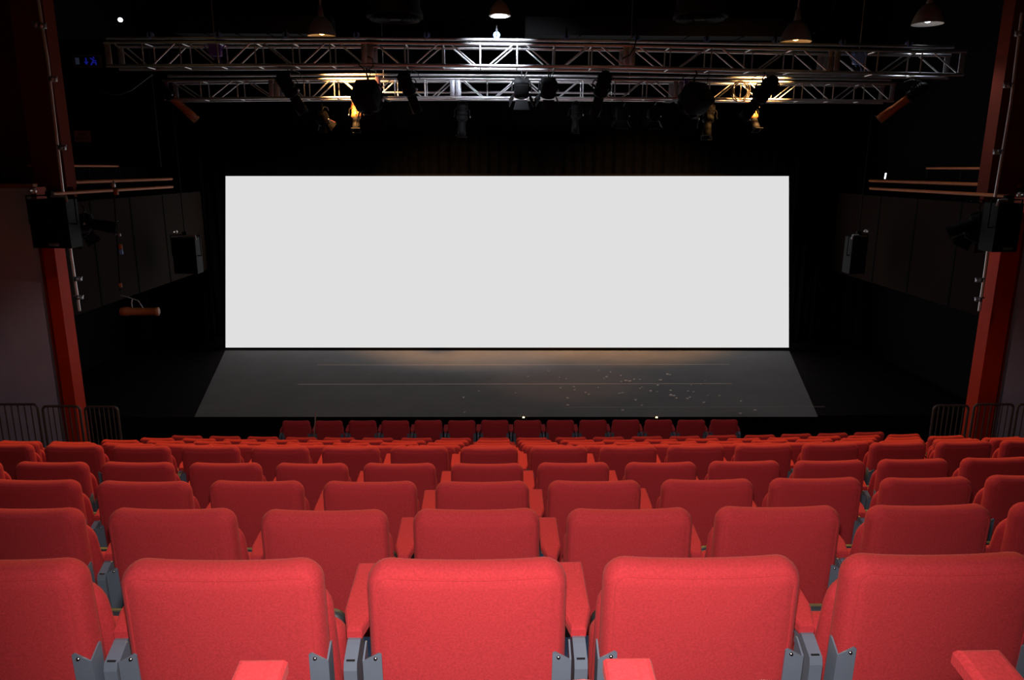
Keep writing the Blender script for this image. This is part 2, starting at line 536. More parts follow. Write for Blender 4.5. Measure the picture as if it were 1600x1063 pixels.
def parent_keep(o, t):
    o.parent = t
    o.matrix_parent_inverse = Matrix.Translation(-t.location)


def part_w(mb, name, m, t):
    """part given in world coordinates under an unrotated thing t"""
    o = mb.build(name, m)
    off = Vector(t.location)
    par = t.parent
    while par is not None:
        off += Vector(par.location); par = par.parent
    o.parent = t; o.location = -off
    return o


# ------------------------------------------------------------------ drapes
def drape(x0, x1, y, z0, z1, folds, amp, name, label, m, rz_pts=None):
    n = folds * 8; vs = []; fs = []
    for i in range(n + 1):
        t = i / n; x = x0 + (x1 - x0) * t
        yy = y + amp * math.sin(t * folds * 2 * math.pi) + amp * 0.4 * math.sin(t * folds * 3.7 + 1)
        for dy in (0, 0.02):
            vs.append((x, yy + dy, z0)); vs.append((x, yy + dy, z1))
    for i in range(n):
        a = i * 4; c = a + 4
        fs += [[a, c, c + 1, a + 1], [a + 2, a + 3, c + 3, c + 2], [a, a + 2, c + 2, c], [a + 1, c + 1, c + 3, a + 3]]
    fs += [[0, 1, 3, 2], [n * 4, n * 4 + 2, n * 4 + 3, n * 4 + 1]]
    mb = MB().add(vs, fs, True)
    return tag(mb.build(name, m), label, 'curtain')


drape(-9.3, 9.3, 20.1, STAGE_Z, 8.6, 70, 0.07, 'stage_curtain', 'black pleated curtain hanging across the back of the stage behind the screen', 'drape')
for s in (-1, 1):
    sd = 'left' if s < 0 else 'right'
    xa = s * 7.55
    drape(min(xa, xa + s * 1.7), max(xa, xa + s * 1.7), 19.3, STAGE_Z, 8.4, 9, 0.06, 'side_curtain', 'narrow black curtain hanging beside the %s edge of the screen' % sd, 'drape_side')

# ------------------------------------------------------------------ screen
SY = 18.55
bl = atz(352, 544, STAGE_Z + 0.02)
zc = (bl - CAM).dot(FWD)
def on_screen(px, py, dz=0.0):
    return CAM + ray(px, py) * (zc + dz)
t = empty('projection_screen', on_screen(792, 545), 'large pale grey blank projection screen standing at the back of the stage', 'screen')
b = MB(); P4 = [on_screen(352, 275), on_screen(1233, 275), on_screen(1233, 543.3), on_screen(352, 543.3)]
b.prism(P4, FWD * 0.03); part_w(b, 'screen_surface', 'screen', t)
b = MB()
for (xa, ya, xb, yb) in ((348.6, 543.3, 1236.4, 546), (348.6, 272, 1236.4, 275), (348.6, 272, 352, 546), (1233, 272, 1236.4, 546)):
    b.prism([on_screen(xa, ya, -0.02), on_screen(xb, ya, -0.02), on_screen(xb, yb, -0.02), on_screen(xa, yb, -0.02)], FWD * 0.09)
part_w(b, 'screen_frame', 'blackmatt', t)

# grey glow sheet added in the shape of the screen's light spill
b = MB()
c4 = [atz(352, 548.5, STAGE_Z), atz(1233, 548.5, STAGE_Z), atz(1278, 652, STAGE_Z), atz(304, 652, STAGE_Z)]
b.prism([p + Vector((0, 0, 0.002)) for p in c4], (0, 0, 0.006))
tag(b.build('glow_sheet', 'cloth'), 'smooth grey glow sheet added on the stage as light spill from the screen', 'glow sheet')
# tape seams
for (x0, x1, yy, ww, lab) in ((495, 1141, 571, 0.03, 'thin pale tape line across the stage, the one nearest the screen'),
                              (465, 1145, 601.5, 0.035, 'long bright tape line across the middle of the stage floor'),
                              (880, 1290, 637.5, 0.012, 'short faint tape line across the stage near its front edge')):
    p, q = atz(x0, yy, STAGE_Z), atz(x1, yy, STAGE_Z)
    b = MB(); zz = STAGE_Z + 0.0095
    b.prism([(p.x, p.y - ww / 2, zz), (q.x, p.y - ww / 2, zz), (q.x, p.y + ww / 2, zz), (p.x, p.y + ww / 2, zz)], (0, 0, 0.001))
    tag(b.build('floor_tape', 'tape'), lab, 'tape', 'tape lines on the stage floor')
b = MB(); b.box((0, STAGE_Y0 - 0.01, STAGE_Z - 0.01), (13.5, 0.025, 0.03)); struct(b.build('trim_6', 'brown'))

# scraps of paper
SCRAP = [(857, 580, 1), (874, 590, 1), (936, 580, 2), (948, 590, 3), (954, 582, 2), (944, 592, 2), (970, 588, 3), (971, 597, 2), (978, 596, 4), (984, 597, 4),
         (991, 594, 3), (1000, 594, 2), (1032, 595, 4), (1043, 586, 4), (1047, 587, 3), (885, 593, 2), (876, 607, 2), (897, 605, 2), (898, 610, 2), (915, 614, 2),
         (920, 617, 2), (887, 623, 3), (887, 634, 3), (968, 616, 3), (973, 615, 3), (993, 626, 3), (1000, 608, 2), (1003, 606, 2), (1017, 612, 4), (1027, 613, 2),
         (1028, 603, 3), (1048, 611, 3), (1048, 619, 5), (1053, 620, 4), (1057, 623, 3), (1075, 612, 2), (1084, 613, 2), (1074, 624, 3), (1078, 622, 3), (1100, 630, 3),
         (1102, 596, 2), (1106, 619, 2), (1124, 619, 2), (1158, 628, 3), (1157, 647, 3), (1180, 642, 3), (973, 642, 3), (724, 622, 3), (806, 615, 2), (825, 589, 2),
         (1080, 602, 1), (1095, 601, 1), (935, 606, 1), (1003, 634, 2), (726, 645, 2), (748, 612, 2)]
pm = None
for j, (x, y, s) in enumerate(SCRAP):
    p = atz(x, y, STAGE_Z + 0.009)
    if pm is None:
        b = MB(); b.prism([(-0.5, -0.3, 0), (0.1, -0.5, 0), (0.5, -0.1, 0), (0.3, 0.45, 0), (-0.2, 0.5, 0)], (0, 0, 0.5)); o = b.build('paper_scrap', 'paper'); pm = o.data
    else:
        o = bpy.data.objects.new('paper_scrap', pm); C.objects.link(o)
    sc = 0.011 * s + 0.012
    o.location = p; o.scale = (sc, sc * 1.3, sc * 0.9); o.rotation_euler = (0, 0, random.uniform(0, 6.28))
    tag(o, 'tiny pale paper scrap lying on the stage floor', 'litter', 'paper scraps scattered on the stage')
for (x, y, lab) in ((818, 653, 'small glowing amber floor light at the stage edge nearer the middle'), (1026, 653, 'small glowing amber floor light at the stage edge behind the right front seats')):
    p = atz(x, y, STAGE_Z + 0.01)
    b = MB(); b.lathe([(0.0, 0.022), (0.014, 0.018), (0.018, 0.006), (0.02, 0.0), (0.0, 0.0)], 12)
    tag(b.build('floor_marker', M['warmglow'], loc=p), lab, 'light', 'amber marker lights')

# thin stick leaning by the front row
p0 = at(489.5, 700, 11.45); p1 = at(493.5, 642, 11.45)
p0 = p1 + (p0 - p1) * ((FLOOR_Z - p1.z) / (p0.z - p1.z))
b = MB(); b.tube([(0, 0, 0), tuple(p1 - p0)], 0.011, 8)
tag(b.build('stick', 'wood', loc=p0), 'thin pale wooden stick standing upright behind the front row seats', 'stick')

# ------------------------------------------------------------------ barriers
def barrier(px0, px1, py, Y, lab, knob=False):
    a = at(px0, py, Y); c = at(px1, py, Y); top = a.z; wd = c.x - a.x
    t = empty('crowd_barrier', (a.x, Y, FLOOR_Z), lab, 'barrier', 'tubular barriers')
    h = top - FLOOR_Z; rr = 0.07
    pts = [(0, 0, 0), (0, 0, h - rr)]
    for i in range(1, 6):
        q = R(180 - 18 * i); pts.append((rr + rr * math.cos(q), 0, h - rr + rr * math.sin(q)))
    pts.append((wd - rr, 0, h))
    for i in range(1, 6):
        q = R(90 - 18 * i); pts.append((wd - rr + rr * math.cos(q), 0, h - rr + rr * math.sin(q)))
    pts.append((wd, 0, 0))
    b = MB(); b.tube(pts, 0.02, 8); b.build('frame', 'barrier', t)
    b = MB(); b.tube([(0, 0, 0.18), (wd, 0, 0.18)], 0.014, 8); b.build('lower_rail', 'barrier', t)
    nb = 7
    for i in range(1, nb):
        b = MB(); b.tube([(wd * i / nb, 0, 0.18), (wd * i / nb, 0, h - 0.01)], 0.010, 6); b.build('bar', 'barrier', t)


barrier(-14, 58, 632, 11.55, 'dark tubular barrier at the foot of the left grey wall, furthest from the stage')
barrier(66, 124, 635, 11.55, 'dark tubular barrier standing before the left red pillar')
barrier(132, 183, 636, 11.55, 'dark tubular barrier nearest the stage on the left side')
barrier(1460, 1514, 634, 11.55, 'dark tubular barrier nearest the stage on the right side')
barrier(1523, 1584, 632, 11.55, 'dark tubular barrier standing before the right red pillar')
barrier(1591, 1660, 632, 11.55, 'dark tubular barrier at the foot of the right grey wall, cut by the photo edge')


# ------------------------------------------------------------------ trusses
def truss(name, joints_top, joints_bot, Y, depth, label, bay=0.62):
    """joints: photo points of the near top and near bottom chord at every section joint"""
    T = [at(x, y, Y) for x, y in joints_top]; B = [at(x, y, Y) for x, y in joints_bot]
    for a, c in zip(T, B):
        m = (a.x + c.x) / 2; a.x = m; c.x = m
    t = empty(name, (0, 0, 0), label, 'truss', 'aluminium lighting trusses')
    t.location = ((T[0].x + T[-1].x) / 2, Y, B[0].z)
    dv = Vector((0, depth, 0))
    for si in range(len(T) - 1):
        t0, t1, b0, b1 = T[si], T[si + 1], B[si], B[si + 1]
        sec = bpy.data.objects.new('truss_section', None); C.objects.link(sec); sec.parent = t; sec.empty_display_size = 0.1
        for (p, q) in ((t0, t1), (t0 + dv, t1 + dv), (b0, b1), (b0 + dv, b1 + dv)):
            part_w(MB().tube([p, q], 0.0255, 12), 'chord', 'alu', sec)
        n = max(2, round((t1.x - t0.x) / bay))
        for side in (0, 1):
            o = dv * side; ph = side * 0.0
            for i in range(1, n):
                f = i / n
                part_w(MB().tube([t0.lerp(t1, f) + o, b0.lerp(b1, f) + o], 0.0125, 8), 'brace', 'alu', sec)
            for i in range(n):
                fa, fb2 = (i + 0.22) / n, (i + 0.90) / n
                if i % 2 == 0:
                    p, q = t0.lerp(t1, fa), b0.lerp(b1, fb2)
                    part_w(MB().tube([p + o, q + o], 0.0125, 8), 'brace', 'alu', sec)
                elif i % 2 == 1:
                    p, q = t0.lerp(t1, fb2), b0.lerp(b1, fa)
                    part_w(MB().tube([p + o, q + o], 0.0125, 8), 'brace', 'alu', sec)
        for i in range(1, n):   # cross members of the underside and the top
            f = i / n
            part_w(MB().tube([b0.lerp(b1, f), b0.lerp(b1, f) + dv], 0.0125, 8), 'brace', 'alu', sec)
            part_w(MB().tube([t0.lerp(t1, f), t0.lerp(t1, f) + dv], 0.0125, 8), 'brace', 'alu', sec)
        for (pt, pb, sg) in ((t0, b0, 1), (t1, b1, -1)):
            for o in (Vector((0, 0, 0)), dv):
                b = MB()
                cx = pt.x + sg * 0.052; h = pt.z - pb.z
                b.box((cx, pt.y + o.y, (pt.z + pb.z) / 2), (0.09, 0.02, h - 0.03), bev=0.004)
                for zz in (0.25, 0.75):
                    b.lathe([(0.0, -0.018), (0.012, -0.016), (0.014, -0.008)], 8, Matrix.Translation((cx, pt.y + o.y, pb.z + h * zz)), axis='y')
                part_w(b, 'end_plate', 'plate', sec)
    return T, B


FT, FB = truss('lighting_truss', [(164, 66), (574, 66.5), (983, 71.5), (1303, 78), (1509, 81)],
               [(164, 103), (574, 101), (983, 105), (1303, 113), (1506, 117)], 12.5, 0.42,
               'longer silver box truss hanging across the room, nearer the seats')
RT, RB = truss('lighting_truss', [(256, 127), (428, 124), (711, 123), (1060, 126), (1398, 131)],
               [(256, 155), (428, 153), (711, 152), (1060, 154), (1398, 158)], 14.9, 0.42,
               'shorter silver box truss hanging lower and behind the long one', bay=0.60)


def pipe(pts, Y, r, label, m='alu'):
    W = [at(x, y, Y) for x, y in pts]
    b = MB(); b.tube([p - W[0] for p in W], r, 12)
    if Y > 15.5:
        for q in (W[0], W[-1]):
            b.tube([q - W[0], Vector((q.x - W[0].x, 0, CEIL_Z - W[0].z))], 0.008, 6)
    return tag(b.build('rigging_pipe', m, loc=W[0]), label, 'pipe', 'rigging pipes')


pipe([(166, 59.5), (574, 59.5), (983, 64.5), (1303, 70), (1490, 74)], 12.62, 0.024, 'slim silver pipe running along the top of the long truss')
pipe([(262, 119), (600, 116.5), (983, 119), (1200, 122), (1392, 125)], 14.98, 0.024, 'slim silver pipe running along the top of the lower truss')
pipe([(600, 144.5), (800, 144), (983, 146)], 15.9, 0.02, 'silver pipe seen through the middle of the lower truss')

# blue hooks on the upper pipe
_hook = None
for j, x in enumerate((235, 341, 447, 557, 667, 776, 885, 995, 1104, 1211, 1316, 1420)):
    yy = 52 + (0 if x < 800 else (x - 800) * 0.022)
    p = at(x, yy + 3, 12.62)
    lab = 'small blue pulley hook on the long truss, number %s from its left end' % ['one', 'two', 'three', 'four', 'five', 'six', 'seven', 'eight', 'nine', 'ten', 'eleven', 'twelve'][j]
    if _hook is None:
        t = empty('pulley_hook', p, lab, 'hook', 'blue pulley hooks')
        b = MB(); b.lathe([(0, -0.03), (0.05, -0.028), (0.055, -0.01), (0.045, 0.0), (0.055, 0.01), (0.05, 0.028), (0, 0.03)], 14, axis='y'); b.build('wheel', 'blue', t)
        b = MB(); b.box((0, 0, 0.03), (0.03, 0.08, 0.12), bev=0.004); b.tube([(0, 0, 0.08), (0, 0, 0.14)], 0.007, 6); b.build('strap', 'black', t)
        _hook = t
    else:
        t = copy_tree(_hook); t.location = p; t['label'] = lab
    t.location.z += 0.0

# coloured hoists and cloth in the trusses
def block(name, px0, px1, py0, py1, Y, m, label, cat, dy=0.12):
    a = at(px0, py1, Y); c = at(px1, py0, Y)
    t = empty(name, ((a.x + c.x) / 2, Y, a.z), label, cat)
    w_, h_ = c.x - a.x, c.z - a.z
    b = MB(); b.box((0, 0, h_ * 0.62), (w_ * 0.55, dy, h_ * 0.5), bev=0.02); b.build('body', m, t)
    b = MB(); b.tube([(-w_ * .2, 0, h_), (-w_ * .5, 0, h_ * .75), (-w_ * .1, 0, h_ * .3), (w_ * .3, 0, 0.01), (w_ * .1, .02, h_ * .4), (w_ * .45, 0, h_ * .8), (w_ * .2, 0, h_)], 0.012, 6); b.build('sling', m, t)
    b = MB(); b.lathe([(0.02, 0), (0.035, 0.02), (0.035, 0.06), (0.02, 0.08)], 10, Matrix.Translation((0, -0.02, 0.02))); b.build('hook_block', 'black', t)
    b = MB(); b.tube([(0, 0, h_ * .85), (0, 0, h_ + 0.9)], 0.008, 6); b.build('chain', 'alu', t)
block('chain_hoist', 322, 352, 62, 103, 12.72, 'purple', 'purple slung chain hoist inside the left part of the long truss', 'hoist')
block('chain_hoist', 1325, 1357, 78, 114, 12.72, 'blue', 'blue slung chain hoist inside the right part of the long truss', 'hoist')
def cloth_strip(px, py0, py1, Y, wpx, m, label):
    a = at(px, py1, Y); c = at(px, py0, Y); hw = wpx / 2 * 14.5 / 1150
    vs = []; n = 8
    b = MB(); b.tube([c - a, (c - a) * 0.7 + Vector((0.01, -.01, 0)), (c - a) * 0.3, Vector((0, 0, 0))], [hw * .7, hw * .8, hw, hw * 1.1], 9)
    tag(b.build('wrapped_sling', m, loc=a), label, 'sling')
cloth_strip(590, 120, 152, 14.82, 11, 'pink', 'pinkish lilac sling wrapped around the lower truss, left of centre')
cloth_strip(1072, 124, 152, 14.82, 8, 'purple', 'violet sling wrapped round the lower truss, right of centre')

# ------------------------------------------------------------------ lanterns
def fixture(kind, px, py, Y, rz, tilt, label, scale=1.0, m='black', m2=None, length=1.0, drop=0.0, cat='spotlight'):
    """hangs from a tube at photo point; body tilts down by `tilt`, turned by rz"""
    hook = at(px, py, Y)
    t = empty('stage_lantern', hook, label, cat, 'stage lanterns', rz)
    S = scale
    piv = -0.30 * S - drop
    b = MB()   # hook clamp
    b.tube([(0, 0.03 * S, 0.0), (0, 0.02 * S, 0.035 * S), (0, -0.02 * S, 0.035 * S), (0, -0.035 * S, 0), (0, -0.02 * S, -0.03 * S), (0, 0, -0.045 * S)], 0.009 * S, 6)
    b.tube([(0, 0, -0.04 * S), (0, 0, piv + 0.17 * S)], 0.011 * S, 8)
    b.build('clamp', 'black', t)
    b = MB(); yw = 0.17 * S
    b.tube([(-yw, 0, piv), (-yw, 0, piv + 0.12 * S), (-yw * .8, 0, piv + 0.165 * S), (0, 0, piv + 0.175 * S), (yw * .8, 0, piv + 0.165 * S), (yw, 0, piv + 0.12 * S), (yw, 0, piv)], 0.010 * S, 6)
    b.build('yoke', 'black', t)
    for s in (-1, 1):
        k = MB(); k.lathe([(0, 0), (0.022 * S, 0.004), (0.022 * S, 0.02), (0, 0.024)], 10, Matrix.Translation((s * yw, 0, piv)) @ Matrix.Rotation(R(90 * s), 4, 'Y'))
        k.build('knob', 'alu' if s > 0 else 'black', t)
    # body, axis -> +y local, tilt down about x
    bd = bpy.data.objects.new('lamp_housing', None)
    L = length
    body = MB()
    if kind == 'profile':
        body.lathe([(0, -0.34), (0.05, -0.335), (0.095, -0.29), (0.11, -0.24), (0.115, -0.14), (0.10, -0.11), (0.118, -0.10), (0.118, -0.06), (0.10, -0.05), (0.12, -0.02), (0.125, 0.05), (0.10, 0.08), (0.085, 0.09)], 20, Matrix.Scale(S, 4), axis='y')
        for yy in (-0.27, -0.23, -0.19, -0.15):
            body.lathe([(0.11 * S, (yy - 0.006) * S), (0.128 * S, yy * S), (0.11 * S, (yy + 0.006) * S)], 20, axis='y')
        body.box((0, 0.0, 0.13 * S), (0.02 * S, 0.12 * S, 0.03 * S))
    else:
        body.box((0, -0.06 * S, 0), (0.27 * S, 0.26 * S, 0.27 * S), bev=0.03 * S)
        for yy in (-0.15, -0.11, -0.07, -0.03):
            body.box((0, yy * S, 0.14 * S), (0.20 * S, 0.012 * S, 0.03 * S))
        body.lathe([(0.12 * S, 0.06 * S), (0.14 * S, 0.075 * S), (0.14 * S, 0.10 * S), (0.11 * S, 0.11 * S)], 20, axis='y')
    o = body.build('lamp_housing', m, t); o.location = (0, 0, piv); o.rotation_euler = (-R(tilt), 0, 0)
    if kind == 'profile':
        b = MB(); b.lathe([(0.082 * S, 0.08 * S), (0.082 * S, 0.24 * S * L), (0.092 * S, 0.25 * S * L), (0.092 * S, 0.42 * S * L), (0.075 * S, 0.42 * S * L), (0.07 * S, 0.36 * S * L), (0, 0.35 * S * L)], 20, axis='y')
        b.build('lens_tube', m2 or m, o)
        b = MB(); g = 0.105 * S; yy = 0.43 * S * L
        for s in (-1, 1):
            b.box((0, yy, s * g), (2 * g + 0.012, 0.014, 0.012)); b.box((s * g, yy, 0), (0.012, 0.014, 2 * g))
        b.build('colour_frame', 'black', o)
    else:
        b = MB(); b.lathe([(0, 0.105 * S), (0.06 * S, 0.10 * S), (0.108 * S, 0.09 * S)], 18, axis='y'); b.build('lens', 'lens', o)
        for a in range(4):
            mx = Matrix.Rotation(R(90 * a), 4, 'Y') @ Matrix.Translation((0, 0.11 * S, 0.14 * S)) @ Matrix.Rotation(R(28), 4, 'X')
            q = MB(); q.prism([(-0.10 * S, 0, 0), (0.10 * S, 0, 0), (0.15 * S, 0.17 * S, 0), (-0.15 * S, 0.17 * S, 0)], (0, 0, 0.004), mx)
            q.build('barn_door', (m2 if (m2 and a == 0) else 'black'), o)
    b = MB(); b.tube([(0.05 * S, -0.2 * S, 0.05), (0.10 * S, -0.28 * S, 0.16 * S), (0.07 * S, -0.15 * S, 0.30 * S), (0.02 * S, -0.02, 0.34 * S)], 0.007, 6)
    b.build('cable', 'cable', o)
    return t


# hanging from the long truss
fixture('profile', 452, 112, 12.92, R(-32), 52, 'black profile lantern at the left of the lit truss, pointing down', 1.0)
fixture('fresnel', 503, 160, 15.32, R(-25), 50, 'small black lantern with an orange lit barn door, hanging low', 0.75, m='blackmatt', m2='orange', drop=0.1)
fixture('fresnel', 574, 113, 12.92, R(-15), 40, 'large black lantern hanging before the bright glowing truss', 1.45)
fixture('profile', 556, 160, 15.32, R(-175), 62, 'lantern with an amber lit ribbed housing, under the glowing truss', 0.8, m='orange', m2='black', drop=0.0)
fixture('profile', 638, 112, 12.92, R(-35), 58, 'black profile lantern right of the pink sling, tilted steeply', 0.95)
fixture('profile', 722, 160, 15.32, R(15), 76, 'black lantern hanging alone under the lower truss, left of centre', 0.9)
fixture('fresnel', 815, 114, 12.92, R(0), 55, 'left one of two square lanterns at the truss middle', 0.92)
fixture('fresnel', 857, 114, 12.92, R(5), 55, 'right one of two square lanterns at the truss middle', 0.92)
fixture('profile', 940, 113, 12.92, R(25), 62, 'black profile lantern just right of the two square lanterns', 1.0)
fixture('profile', 900, 160, 15.32, R(-5), 70, 'dim black lantern under the lower truss, right of middle', 0.8)
fixture('fresnel', 972, 160, 15.32, R(0), 74, 'dim square lantern under the lower truss, hanging on a silver stem', 0.85)
fixture('fresnel', 1022, 160, 15.32, R(8), 74, 'dim square lantern with a small red glint, under the lower truss', 0.85)
fixture('fresnel', 1085, 116, 12.92, R(32), 38, 'large black lantern before the violet sling', 1.5)
fixture('profile', 1108, 162, 15.32, R(160), 66, 'lantern hanging below the large one beside the violet sling', 0.95)
fixture('profile', 1192, 117, 12.92, R(38), 48, 'black profile lantern before the right glowing stretch of truss', 1.1)
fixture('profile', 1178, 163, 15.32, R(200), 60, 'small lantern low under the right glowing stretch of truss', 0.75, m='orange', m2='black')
fixture('profile', 262, 127, 14.9, R(-48), 42, 'long slim lantern with painted orange light at the left truss end', 0.85, m='black', m2='orange', length=1.8)
fixture('profile', 1428, 126, 12.92, R(50), 38, 'long slim lantern with painted orange light at the right truss end', 0.8, m='black', m2='orange', length=1.8)


# added spot by the middle lantern, put in for a warm pool on the stage
light('stage_glow_fill', 'SPOT', at(857, 150, 13.15), 190, (1.0, 0.50, 0.30), atz(875, 590, STAGE_Z), spot_size=R(40), spot_blend=1.0, shadow_soft_size=0.12)

# loose cables on the trusses
for j, (pts, Y, lab) in enumerate((
        ([(238, 116), (222, 128), (205, 141), (185, 148), (165, 146), (150, 138)], 12.9, 'dark cable sagging from the left end of the long truss'),
        ([(1305, 0), (1298, 25), (1288, 42), (1272, 52)], 12.9, 'dark cable curling down beside the right warm pendant lamp'),
        ([(560, 100), (572, 112), (583, 104), (582, 92), (574, 88)], 12.4, 'black cable looped over the long truss at its left joint'),
        ([(995, 55), (992, 72), (984, 86), (972, 92)], 12.4, 'black cable hanging over the long truss at its middle joint'))):
    W = [at(x, y, Y) for x, y in pts]
    b = MB(); b.tube([p - W[0] for p in W], 0.011, 6)
    tag(b.build('cable', 'cable', loc=W[0]), lab, 'cable')
b = MB(); W = at(1157, 143, 14.8)
for rr in (0.13, 0.16, 0.19):
    b.tube([(rr * math.cos(a * math.pi / 10), 0.02 * math.sin(a * 1.7 + rr * 40), rr * math.sin(a * math.pi / 10)) for a in range(20)], 0.011, 6, closed=True)
tag(b.build('coiled_cable', 'cable', loc=W), 'coiled cable hanging in the right glowing stretch of the lower truss', 'cable')


# ------------------------------------------------------------------ pendant lamps
def pendant(px, py_bot, Y, wpx, label, glow, power, col, aim, size=R(110), blend=0.6):
    p = at(px, py_bot, Y)
    r = wpx / 2 * ((p - CAM).dot(FWD)) / F_PX
    t = empty('pendant_lamp', p, label, 'lamp', 'dome pendant lamps')
    h = r * 1.3
    b = MB(); b.lathe([(r, 0), (r * 0.97, 0.12 * h), (r * 0.86, 0.40 * h), (r * 0.66, 0.70 * h), (r * 0.40, 0.92 * h), (r * 0.20, h), (r * 0.2, h * 1.0), (0.38 * r, 0.88 * h), (r * 0.62, 0.67 * h), (r * 0.82, 0.38 * h), (r * 0.93, 0.1 * h), (r, 0)], 28)
    b.build('lamp_shade', 'dome', t)
    b = MB(); b.lathe([(0, h * 1.55), (r * 0.16, h * 1.52), (r * 0.18, h * 1.2), (r * 0.24, h * 1.05), (r * 0.20, h * 0.98), (0, h * 0.97)], 16)
    b.tube([(0, 0, h * 1.5), (0, 0, CEIL_Z - p.z)], 0.02, 8)
    b.build('stem', 'dome', t)
    b = MB(); b.lathe([(0, 0.06 * h), (r * 0.16, 0.10 * h), (r * 0.26, 0.24 * h), (r * 0.24, 0.42 * h), (r * 0.1, 0.6 * h), (0, 0.62 * h)], 14)
    bo = b.build('bulb', glow, t)
    l = light('pendant_light', 'SPOT', p + Vector((0, 0, -0.02)), power, col, aim, spot_size=size, spot_blend=blend, shadow_soft_size=0.10)
    return t


pendant(503, 57, 14.2, 44, 'warm glowing dome pendant lamp above the left part of the trusses', 'warmglow', 3600, WARM, at(548, 132, 15.0), R(60), blend=1.0)
pendant(1243, 66, 14.2, 48, 'warm glowing dome pendant lamp above the right part of the trusses', 'warmglow', 3600, WARM, at(1190, 136, 15.0), R(60), blend=1.0)
pendant(781, 25, 11.9, 34, 'small cool white dome pendant lamp near the top middle of the photo', 'coolglow', 900, COOL, at(775, 135, 13.9), R(78))
pendant(1449, 38, 13.2, 46, 'cool white dome pendant lamp above the right end of the trusses', 'coolglow', 60, COOL, at(1450, 160, 13.2), R(110))
# house lamps of the same kind over the seating, above the picture
for (x, y) in ((-5.4, 10.8), (-1.8, 10.8), (1.8, 10.8), (5.4, 10.8)):
    p = Vector((x, y, 8.0))
    t = empty('pendant_lamp', p, {-5.4: 'outer left', -1.8: 'inner left', 1.8: 'inner right', 5.4: 'outer right'}[x] + ' dome pendant lamp over the seating, above the frame', 'lamp', 'house pendant lamps')
    r = 0.25; h = 0.32
    b = MB(); b.lathe([(r, 0), (r * 0.97, 0.12 * h), (r * 0.86, 0.40 * h), (r * 0.66, 0.70 * h), (r * 0.40, 0.92 * h), (0.03, h), (r * 0.62, 0.67 * h), (r * 0.93, 0.1 * h), (r, 0)], 24); b.build('lamp_shade', 'dome', t)
    b = MB(); b.tube([(0, 0, h), (0, 0, CEIL_Z - 8.0)], 0.02, 8); b.build('stem', 'dome', t)
    b = MB(); b.lathe([(0, 0.03), (0.05, 0.06), (0.05, 0.14), (0, 0.2)], 12); b.build('bulb', 'warmglow', t)
    light('house_light', 'SPOT', p + Vector((0, 0, -0.02)), 620, (1.0, 0.60, 0.09), p + Vector((0, -5.5, -6.3)), spot_size=R(90), spot_blend=0.7, shadow_soft_size=0.1)

# white working light over the seating, above the picture
p = Vector((0.0, 5.6, 8.9))
t = empty('pendant_lamp', p, 'plain white dome pendant lamp high over the middle seats, above the frame', 'lamp')
r = 0.25; h = 0.32
b = MB(); b.lathe([(r, 0), (r * 0.97, 0.12 * h), (r * 0.86, 0.40 * h), (r * 0.66, 0.70 * h), (r * 0.40, 0.92 * h), (0.03, h), (r * 0.62, 0.67 * h), (r * 0.93, 0.1 * h), (r, 0)], 24); b.build('lamp_shade', 'dome', t)
b = MB(); b.tube([(0, 0, h), (0, 0, CEIL_Z - p.z)], 0.02, 8); b.build('stem', 'dome', t)
b = MB(); b.lathe([(0, 0.03), (0.05, 0.06), (0.05, 0.14), (0, 0.2)], 12); b.build('bulb', 'coolglow', t)
light('working_light', 'SPOT', p + Vector((0, 0, -0.02)), 270, (1.0, 0.93, 0.95), p + Vector((0, 1.5, -7)), spot_size=R(110), spot_blend=0.2, shadow_soft_size=0.06)

# round air diffusers and ducts
def diffuser(px, py, Y, wpx, label):
    p = at(px, py, Y); r = wpx / 2 * ((p - CAM).dot(FWD)) / F_PX
    t = empty('air_diffuser', p, label, 'vent', 'round ceiling air diffusers')
    b = MB(); b.lathe([(r * .86, 0.10), (r, 0.0), (r * 1.0, 0.04), (r * .9, 0.16), (r * .9, CEIL_Z - p.z - .002), (r * .84, CEIL_Z - p.z - .002), (r * .84, 0.12)], 36); b.build('duct_collar', 'duct', t)
    for q in (0.78, 0.62, 0.46, 0.30):
        b = MB(); b.lathe([(r * q, 0.01), (r * (q + .10), -0.035), (r * (q + .10), -0.03), (r * q, 0.02)], 32); b.build('louvre_ring', 'duct', t)
    b = MB(); b.lathe([(0, 0.0), (r * .2, -0.03), (r * .22, 0.0), (0, 0.03)], 24); b.build('centre_cone', 'duct', t)
diffuser(617, 28, 12.0, 88, 'round dark air diffuser at the ceiling left of the middle lamp')
diffuser(1094, 28, 12.0, 84, 'round dark air diffuser at the ceiling right of the middle lamp')
for (x0, x1, y0, y1, Y, lab) in ((280, 520, 27, 55, 16.5, 'dark rectangular air duct at the top left behind the trusses'),
                                 (820, 1240, 32, 58, 16.5, 'dark rectangular air duct at the top right behind the trusses')):
    a = at(x0, y1, Y); c = at(x1, y0, Y)
    b = MB(); b.box(((c.x - a.x) / 2, 0, (c.z - a.z) / 2), (c.x - a.x, 0.5, c.z - a.z), bev=0.01)
    for i in range(1, 5):
        b.box(((c.x - a.x) * i / 5, -0.01, (c.z - a.z) / 2), (0.04, 0.56, (c.z - a.z) + 0.05))
    for i in (1, 3):
        b.tube([((c.x - a.x) * i / 4, 0, c.z - a.z), ((c.x - a.x) * i / 4, 0, CEIL_Z - a.z - 0.01)], 0.012, 6)
    tag(b.build('air_duct', 'duct', loc=a), lab, 'duct', 'air ducts')

